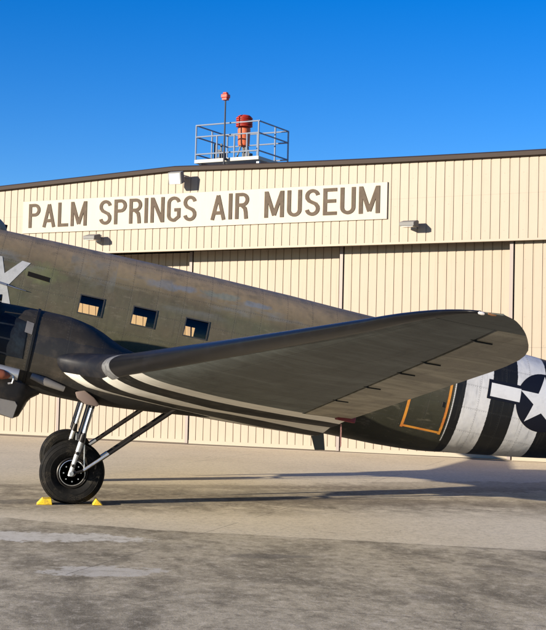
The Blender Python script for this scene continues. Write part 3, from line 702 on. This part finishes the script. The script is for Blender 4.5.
for side in (-1, 1):
    bm = bmesh.new()
    loft(bm, [wring(q, 0, 1, side) for q in ysw])
    loft(bm, [wring(q, 0, (HX-LE(q))/(TE_(q)-LE(q)), side) for q in yo])
    loft(bm, [wring(q, 0, 1, side) for q in yt])
    # inboard centre section under the fuselage
    loft(bm, [[(p[0], side*yy, p[2]) for p in wring(4.34, 0, 1, 1)] for yy in (0, 1.2, 2.1)], True)
    wg = obj('wing', bm, wm, ac, 45)
    bm = bmesh.new()
    loft(bm, [[(px_, py_, pz_) for px_, py_, pz_ in wring(q, (HX+.035-LE(q))/(TE_(q)-LE(q)), 1, side, 8)] for q in yo])
    al = obj('aileron', bm, am, wg, 45)
    for q in (7.36, 9.18, 10.8, 11.84, 13.6):
        bm = bmesh.new(); zz = surf(q, HX)
        prism(bm, [(HX-.03, surf(q, HX-.03)-.002), (HX+.03, zz-.015), (HX+.21, surf(q, HX+.21)-.014), (HX+.21, surf(q, HX+.21)+.01), (HX-.03, surf(q, HX-.03)+.01)], 'y', side*q-.014, side*q+.014)
        obj('hinge_bracket', bm, black, al)
    # leading-edge rubber boot, proud of the skin
    bm = bmesh.new(); rings = []
    for q in [4.98+(12.9-4.98)*i/16 for i in range(17)]+[13.1, 13.4, 13.7, 14.0, 14.25, 14.45, 14.6, 14.72, 14.8]:
        l, t = LE(q), TE_(q); c_ = t-l; f1 = .050+.03*(q-5)/8; e_ = min(1, (q-4.975)/.08)*min(1, (14.86-q)/.3); ring = []
        for i in range(-9, 10):
            f = f1*(1-cos(pi/2*abs(i)/9)); xx = l+c_*f; low = i < 0
            zz = surf(q, xx, low); e2 = .008*(1 if abs(i) < 9 else .1)
            nz_ = (-1 if low else 1)*min(1, abs(i)/4); nx_ = -1+min(1, abs(i)/5)
            ring.append((xx+nx_*e2-.004, side*q, zz+nz_*e2))
        for i in range(9, -10, -1):
            f = f1*(1-cos(pi/2*abs(i)/9)); xx = l+c_*f; ring.append((xx+.012, side*q, surf(q, xx, i < 0)+(.008 if i < 0 else -.008)))
        rings.append(ring)
    loft(bm, rings); obj('deicer_boot', bm, boot, wg, 50)
    def cuff(name, qs, f1, f2, mat, e0):
        bm = bmesh.new(); rings = []
        for q in qs:
            l, t = LE(q), TE_(q); c_ = t-l; e2 = e0 if qs[0] < q < qs[-1] else .001; ring = []
            def fr__(i): return (f1 if i < 0 else f2)*(1-cos(pi/2*abs(i)/9))
            for i in range(-9, 10):
                f = fr__(i); low = i < 0
                ring.append((l+c_*f-e2*(1-abs(i)/9), side*q, surf(q, l+c_*f, low)+(-1 if low else 1)*e2*min(1, abs(i)/3)))
            for i in range(9, -10, -1):
                f = fr__(i); ring.append((l+c_*f+.012, side*q, surf(q, l+c_*f, i < 0)+(.006 if i < 0 else -.006)))
            rings.append(ring)
        loft(bm, rings); obj(name, bm, mat, wg, 50)
    cuff('leading_edge_cuff', [3.30, 3.32, 3.45, 3.52, 3.6, 3.7, 3.8, 3.95, 4.1, 4.34, 4.5, 4.58, 4.60], .030, .2, slate, .005)
    cuff('joint_band', (4.60, 4.62, 4.93, 4.95), .05, .10, band_m, .006)
    # tip light
    bm = bmesh.new(); q = 14.80
    lathe(bm, [(-.035, .003), (-.025, .014), (0, .018), (.025, .014), (.035, .003)], (LE(q)+.02, side*(q+.035), chordz(q, 3.0)-.01), 'x', 14); obj('tip_light', bm, Mat('lamp_glass', (.75, .68, .62), .15), wg, True)
    bm = bmesh.new(); lathe(bm, [(-.04, .010), (0, .016), (.04, .010)], (LE(q)+.12, side*(q+.055), chordz(q, 3.0)+.0), 'x', 12); obj('tip_fitting', bm, Mat('brass_fitting', (.35, .17, .08), .4, .5), wg, True)
# gust lock with streamer on the near wing
lockr = Mat('lock_red', (.16, .012, .015), .6)
bm = bmesh.new(); box(bm, 3.86, 4.16, -5.26, -5.02, 2.36, 2.47); bevel(bm, .01, 1); gl_ = obj('gust_lock', bm, lockr, ac)
bm = bmesh.new()
pts = [Vector(A(4.31, -5.15, z_)) for z_ in (1.55, 1.45, 1.34, 1.25, 1.18)]
for a_, b_ in zip(pts, pts[1:]):
    w2 = .011; vv = [bm.verts.new(p) for p in (a_+Vector((-w2, 0, 0)), a_+Vector((w2, 0, 0)), b_+Vector((w2, .01, 0)), b_+Vector((-w2, .01, 0)))]; bm.faces.new(vv)
bmesh.ops.solidify(bm, geom=list(bm.faces), thickness=.006)
stm = Mat('streamer_faded', (.55, .30, .27), .7); obj('streamer', bm, stm, gl_)

# --- engines, nacelles
NT = [(-1.98, 3.20), (-1.3, 3.215), (-.8, 3.21), (-.38, 3.15), (-.1, 3.06), (.3, 2.88), (.9, 2.76), (1.6, 2.70), (2.6, 2.60), (3.5, 2.45), (3.9, 2.36)]
NB = [(-1.98, 1.97), (-1.5, 1.90), (-1.05, 1.78), (-.4, 1.77), (.2, 1.79), (1.2, 1.87), (2.36, 2.0), (3.16, 2.12), (3.9, 2.30)]
NW = [(-1.98, .60), (-1.3, .615), (-.4, .62), (.8, .60), (1.8, .5), (2.8, .34), (3.9, .05)]
ENG = []
def nacelle(cy):
    o = []
    def P(name, bm, mat, parent, sm=True, **k):
        q = obj(name, bm, mat, parent, sm, **k); return q
    bm = bmesh.new(); rings = []
    for xa in [-1.98, -1.7, -1.5, -1.3, -1.1, -.9, -.7, -.5, -.3, -.1, .1, .3, .6, .9, 1.3, 1.7, 2.1, 2.6, 3.1, 3.5, 3.8, 3.9]:
        t, b_ = sinterp(NT, xa), sinterp(NB, xa); zc, hz, hy = (t+b_)/2, (t-b_)/2, sinterp(NW, xa)
        rings.append([(xa, cy+hy*abs(cos(k))**.95*(1 if cos(k) > 0 else -1), zc+hz*sin(k)) for k in [2*pi*i/40 for i in range(40)]])
    loft(bm, rings); nc = P('nacelle', bm, nm, ac, 45)
    # cowling: thin-walled ring, engine inside
    bm = bmesh.new(); zc = 2.60
    lathe(bm, [(-3.12, .52), (-3.19, .56), (-3.18, .61), (-3.1, .66), (-2.9, .70), (-2.5, .715), (-2.12, .705), (-2.12, .69), (-2.5, .69), (-3.0, .64), (-3.1, .54)], (0, cy, zc), 'x', 48, closed=True)
    cw = P('cowling', bm, nm, ac)
    bm = bmesh.new()
    for k in range(18):
        if 12 <= k <= 15 and False: continue
        a0, a1 = 2*pi*k/18+.02, 2*pi*(k+1)/18-.02
        p = [(-2.10, .70, a0), (-2.10, .70, a1), (-1.945, .735, a1), (-1.945, .735, a0)]
        lo = [bm.verts.new((q[0], cy+q[1]*cos(q[2]), zc+q[1]*sin(q[2]))) for q in p]; hi = [bm.verts.new((q[0], cy+(q[1]+.012)*cos(q[2]), zc+(q[1]+.012)*sin(q[2]))) for q in p]
        bm.faces.new(lo); bm.faces.new(hi)
        for i in range(4): bm.faces.new((lo[i], lo[(i+1) % 4], hi[(i+1) % 4], hi[i]))
    obj('cowl_flaps', bm, nm, cw)
    bm = bmesh.new(); lathe(bm, [(-3.0, .12), (-2.95, .25), (-2.7, .3), (-2.7, .63), (-2.45, .63), (-2.45, .3), (-1.98, .3)], (0, cy, zc), 'x', 36)
    for k in range(14):
        t = 2*pi*k/14; tube(bm, [(-2.8-.0*k, cy+.2*cos(t), zc+.2*sin(t)), (-2.8, cy+.62*cos(t), zc+.62*sin(t))], .07, 8)
    P('radial_engine', bm, oil, ac)
    # propeller
    bm = bmesh.new(); lathe(bm, [(-3.62, .001), (-3.6, .07), (-3.5, .11), (-3.3, .13), (-3.0, .13)], (0, cy, zc), 'x', 20); pr = P('propeller', bm, greym, ac)
    for k in range(3):
        t = radians(20+120*k); rings = []
        for rr, cw_, tk, tw_ in ((.12, .10, .09, 50), (.35, .14, .07, 45), (.7, .24, .045, 35), (1.1, .27, .03, 26), (1.5, .22, .02, 20), (1.70, .13, .014, 18), (1.76, .05, .008, 17)):
            ring = []
            for q in range(10):
                aa = 2*pi*q/10; cx_, tx_ = cw_*.5*cos(aa), tk*.5*sin(aa); tw = radians(tw_)
                tang, axl = cx_*cos(tw)-tx_*sin(tw), cx_*sin(tw)+tx_*cos(tw)
                ring.append((-3.36+axl, cy+rr*cos(t)-tang*sin(t), zc+rr*sin(t)+tang*cos(t)))
            rings.append(ring)
        bm = bmesh.new(); loft(bm, rings); obj('propeller_blade', bm, black, pr, 50)
    # sides below: open accessory bay panel, exhaust stack, oil cooler scoop
    sg = -1 if cy < 0 else 1
    def side_patch(poly, off, mat, name, parent, th=.006):
        bm = bmesh.new(); on_side(bm, poly, maxlen=.08)
        for v_ in bm.verts:
            xa = v_.co.x; t, b_ = sinterp(NT, xa), sinterp(NB, xa); z_c, hz, hy = (t+b_)/2, (t-b_)/2, sinterp(NW, xa)
            s_ = max(-.999, min(.999, (v_.co.z-z_c)/hz)); v_.co.y = cy+sg*(hy*sqrt(1-s_*s_)**.95+off)
        r = bmesh.ops.extrude_face_region(bm, geom=list(bm.faces))
        for v_ in [q for q in r['geom'] if isinstance(q, bmesh.types.BMVert)]: v_.co.y += sg*th
        return obj(name, bm, mat, parent)
    navy = Mat('accessory_bay_dark', (.007, .009, .013), .5, 0, .2); navy.mix(navy.noise(5, 4).step(.48, .66)*.6, (.014, .022, .03))
    side_patch([(-1.86, 3.02), (-1.62, 2.98), (-1.40, 2.93), (-1.36, 2.30), (-1.9, 2.30), (-1.96, 2.8)], .004, navy, 'accessory_panel', nc)
    side_patch([(-1.42, 2.96), (-1.29, 2.94), (-1.29, 2.74), (-1.42, 2.76)], .009, dgrey, 'access_plate', nc)
    bm = bmesh.new(); rings = []
    for xa in (-1.285, -1.275, -1.235, -1.225):
        t, b_ = sinterp(NT, xa), sinterp(NB, xa); e2 = .02 if -1.28 < xa < -1.23 else .002; z_c, hz, hy = (t+b_)/2, (t-b_)/2+e2, sinterp(NW, xa)+e2
        rings.append([(xa, cy+hy*cos(k), z_c+hz*sin(k)) for k in [2*pi*i/40 for i in range(40)]])
    loft(bm, rings); obj('firewall_seam', bm, black, nc)
    ey = cy+sg*.66
    bm = bmesh.new(); tube(bm, [(-2.0, ey-sg*.05, 2.02), (-1.75, ey, 2.03), (-1.36, ey+sg*.01, 2.02)], [.10, .105, .10], 16, caps=False)
    tube(bm, [(-1.36, ey+sg*.01, 2.02), (-1.75, ey, 2.03), (-2.0, ey-sg*.05, 2.02)], [.085, .088, .085], 16, caps=False)
    ex = obj('exhaust_stack', bm, Mat('heat_stained_steel', (.42, .42, .41), .4, .6), nc, True)
    bm = bmesh.new(); lathe(bm, [(-.18, .06), (-.15, .09), (.10, .085), (.2, .05), (.24, .001)], (-1.72, ey+sg*.10, 1.97), 'x', 16)
    rust = Mat('rusty_orange_steel', (.26, .07, .03), .7); rust.mix(rust.noise(14, 4).step(.5, .65)*.6, (.22, .06, .03)); obj('exhaust_shroud', bm, rust, ex, True)
    bm = bmesh.new(); tube(bm, [(-1.46, ey+sg*.09, 2.0), (-1.42, ey+sg*.10, 1.93), (-1.44, ey+sg*.10, 1.86), (-1.50, ey+sg*.08, 1.84)], .018, 8); obj('hook', bm, steel, ex, True)
    bm = bmesh.new(); rings = []
    for xa, zb, zt, hw in ((-2.75, 1.62, 1.98, .22), (-2.6, 1.50, 2.05, .30), (-2.2, 1.36, 2.1, .34), (-1.6, 1.28, 2.1, .35), (-1.32, 1.25, 2.1, .34), (-1.22, 1.31, 2.1, .32), (-1.18, 1.42, 2.1, .29), (-1.15, 1.54, 2.05, .27), (-1.08, 1.66, 2.0, .25), (-.95, 1.76, 1.98, .22)):
        zc_, hz_ = (zb+zt)/2, (zt-zb)/2
        rings.append([(xa, cy+hw*abs(cos(k))**.6*(1 if cos(k) > 0 else -1), zc_+hz_*abs(sin(k))**.7*(1 if sin(k) > 0 else -1)) for k in [2*pi*i/28+.01 for i in range(28)]])
    loft(bm, rings); sc = obj('oil_cooler_scoop', bm, oil, nc, 40)
    bm = bmesh.new(); prism(bm, [(-2.1, 1.38), (-1.30, 1.262), (-1.27, 1.50), (-1.32, 1.56), (-2.1, 1.56)], 'y', cy+sg*.345, cy+sg*.372); bevel(bm, .008, 1); obj('scoop_panel', bm, dgrey, sc)
    bm = bmesh.new(); tube(bm, [(-1.15, cy+sg*.50, 2.05), (-.9, cy+sg*.52, 2.0), (-.55, cy+sg*.5, 1.94)], [.055, .075, .05], 12); obj('breather_pipe', bm, dgrey, nc, True)
    bm = bmesh.new(); prism(bm, [(-.36, 1.93), (-.30, 1.83), (-.14, 1.755), (.06, 1.755), (.10, 1.80), (-.02, 1.90), (-.2, 1.99)], 'y', cy+sg*.20, cy+sg*.50); bevel(bm, .02, 2)
    obj('gear_fairing', bm, Mat('bare_pinkish_metal', (.16, .115, .095), .6, .1), nc, True)
    # landing gear
    yo_ = cy+sg*.31; yi_ = cy-sg*.31; ax_ = A(-.02, 0, .545)
    lg = obj('landing_gear', (lambda b2: (tube(b2, [A(-.02, yi_-sg*.08, .545), A(-.02, yo_+sg*.08, .545)], .04, 12), b2)[1])(bmesh.new()), steel, ac, True)
    for yy in (yo_, yi_):
        bm = bmesh.new(); tube(bm, [A(-.045, yy, .50), A(.14, yy, 1.12)], [.040, .044], 12); obj('lower_leg', bm, Mat('silver_leg', (.70, .69, .66), .32, .5), lg, True)
        bm = bmesh.new(); tube(bm, [A(.13, yy, 1.09), A(.17, yy, 1.22)], .055, 12); tube(bm, [A(.17, yy, 1.2), A(.34, yy, 1.80)], .036, 12); tube(bm, [A(.08, yy+.0, 1.14), A(.26, yy, 1.80)], .018, 8)
        obj('upper_leg', bm, oil, lg, True)
        bm = bmesh.new(); tube(bm, [A(.185, yy, 1.25), A(.305, yy, 1.68)], .0385, 12); obj('oleo_piston', bm, chrome, lg, True)
        bm = bmesh.new(); tube(bm, [A(.0, yy, .545), A(.21, yy, .60), A(1.86, yy, 1.76)], [.022, .027, .034], 12); obj('drag_strut', bm, oil, lg, True)
        bm = bmesh.new(); tube(bm, [A(.19, yy, .60), A(.62, yy, .895)], .031, 12); obj('strut_end', bm, steel, lg, True)
        bm = bmesh.new(); tube(bm, [A(.03, yy+sg*.05, .66), A(.10, yy+sg*.07, .85), A(.20, yy+sg*.06, 1.1), A(.22, yy+sg*.05, 1.35), A(.33, yy+sg*.05, 1.76)], .011, 6); obj('brake_hose', bm, black, lg, True)
        for k_ in (.25, .6):
            bm = bmesh.new(); tube(bm, [A(-.045+.185*k_, yy, .50+.62*k_), A(-.03+.185*k_, yy, .55+.62*k_)], .052, 12)
            obj('clamp', bm, oil, lg, True)
        bm = bmesh.new(); tube(bm, [A(.20, yy, .62), A(.19, yy, 1.05)], .014, 8); obj('brake_line', bm, steel, lg, True)
    bm = bmesh.new(); tube(bm, [A(.15, yi_, 1.16), A(.15, yo_, 1.16)], .03, 10); tube(bm, [A(.15, yi_, 1.16), A(.32, yo_, 1.76)], .014, 8); tube(bm, [A(.15, yo_, 1.16), A(.32, yi_, 1.76)], .014, 8); obj('cross_brace', bm, oil, lg, True)
    ctr = Vector(A(0, cy, .558))
    Rm = Matrix.Rotation(-TH, 4, 'Y')      # keep the flattened foot of the tyre on the ground
    bm = bmesh.new(); pf_ = [(-.125, .26), (-.17, .30), (-.196, .36), (-.204, .375), (-.204, .385), (-.200, .39), (-.205, .44), (-.200, .465), (-.204, .472), (-.200, .48), (-.185, .50), (-.165, .525), (-.168, .532), (-.14, .547)]
    pf_ += [(-.09, .560), (-.085, .552), (-.075, .552), (-.07, .566), (-.025, .571), (-.02, .562), (.02, .562), (.025, .571), (.07, .566), (.075, .552), (.085, .552), (.09, .560), (.14, .547), (.168, .532), (.165, .525), (.185, .50), (.200, .48), (.204, .472), (.200, .465), (.205, .44), (.200, .39), (.204, .385), (.204, .375), (.196, .36), (.17, .30), (.125, .26)]
    lathe(bm, pf_, (0, 0, 0), 'y', 72)
    for v_ in bm.verts:
        if v_.co.z < -.5: v_.co.z = -.5+(v_.co.z+.5)*.62
        if v_.co.z < -.3: v_.co.y *= 1+(-.3-v_.co.z)*.35
    mn = min(v_.co.z for v_ in bm.verts)
    off = Vector((0, cy, -mn+.002))
    for v_ in bm.verts: v_.co = Vector(A(*(v_.co+off)))
    tyre = obj('main_wheel', bm, rubber, ac, 30)
    hub = off
    def hubp(name, prof, mat, par):
        bm = bmesh.new(); lathe(bm, prof, (0, 0, 0), 'y', 40)
        for v_ in bm.verts: v_.co = Vector(A(*(v_.co+hub)))
        return obj(name, bm, mat, par, 30)
    rim = hubp('rim', [(-.135, .255), (-.165, .27), (-.175, .255), (-.15, .225), (-.10, .20), (-.10, .12), (.10, .12), (.10, .20), (.15, .225), (.175, .255), (.165, .27), (.135, .255)], oil, tyre)
    hubp('hub_ring', [(sg*.165, .222), (sg*.178, .228), (sg*.180, .220), (sg*.165, .212)], steel, rim)
    hubp('brake_drum', [(sg*.10, .19), (sg*.16, .18), (sg*.165, .12), (sg*.15, .11), (sg*.15, .001)], Mat('brake_grey_brown', (.12, .10, .085), .5, .2), rim); hubp('hub_cap', [(sg*.155, .07), (sg*.20, .065), (sg*.225, .04), (sg*.235, .001)], dgrey, rim)
    bm = bmesh.new()
    for k in range(8):
        t = 2*pi*k/8; p = Vector((.15*cos(t), sg*.15, .15*sin(t))); tube(bm, [p, p+Vector((0, sg*.035, 0))], .013, 6)
    for v_ in bm.verts: v_.co = Vector(A(*(v_.co+hub)))
    obj('hub_bolts', bm, steel, rim)
nacelle(-2.82); nacelle(2.82)

# --- wheel chocks
def chk2(name_label, x0, x1, h, dirn):
    t = thing('wheel_chock', name_label, 'chock', ((x0+x1)/2, -3.0, 0), (0, 0, 0), 'yellow wheel chocks at the near tyre')
    w = (x1-x0)/2; bm = bmesh.new()
    prism(bm, [(-w, .003), (w, .003), (w*.88, h) if dirn > 0 else (-w*.1, h), (-w*.25, h) if dirn > 0 else (-w*.35, h)], 'y', -.17, .25); bevel(bm, .007, 1)
    b_ = obj('block', bm, yellow, t)
    return t
chk2('yellow wheel chock in front of the near main tyre, at its left', -.60, -.33, .105, 1)
chk2('yellow wheel chock behind the near main tyre, at its right', .36, .54, .105, -1)
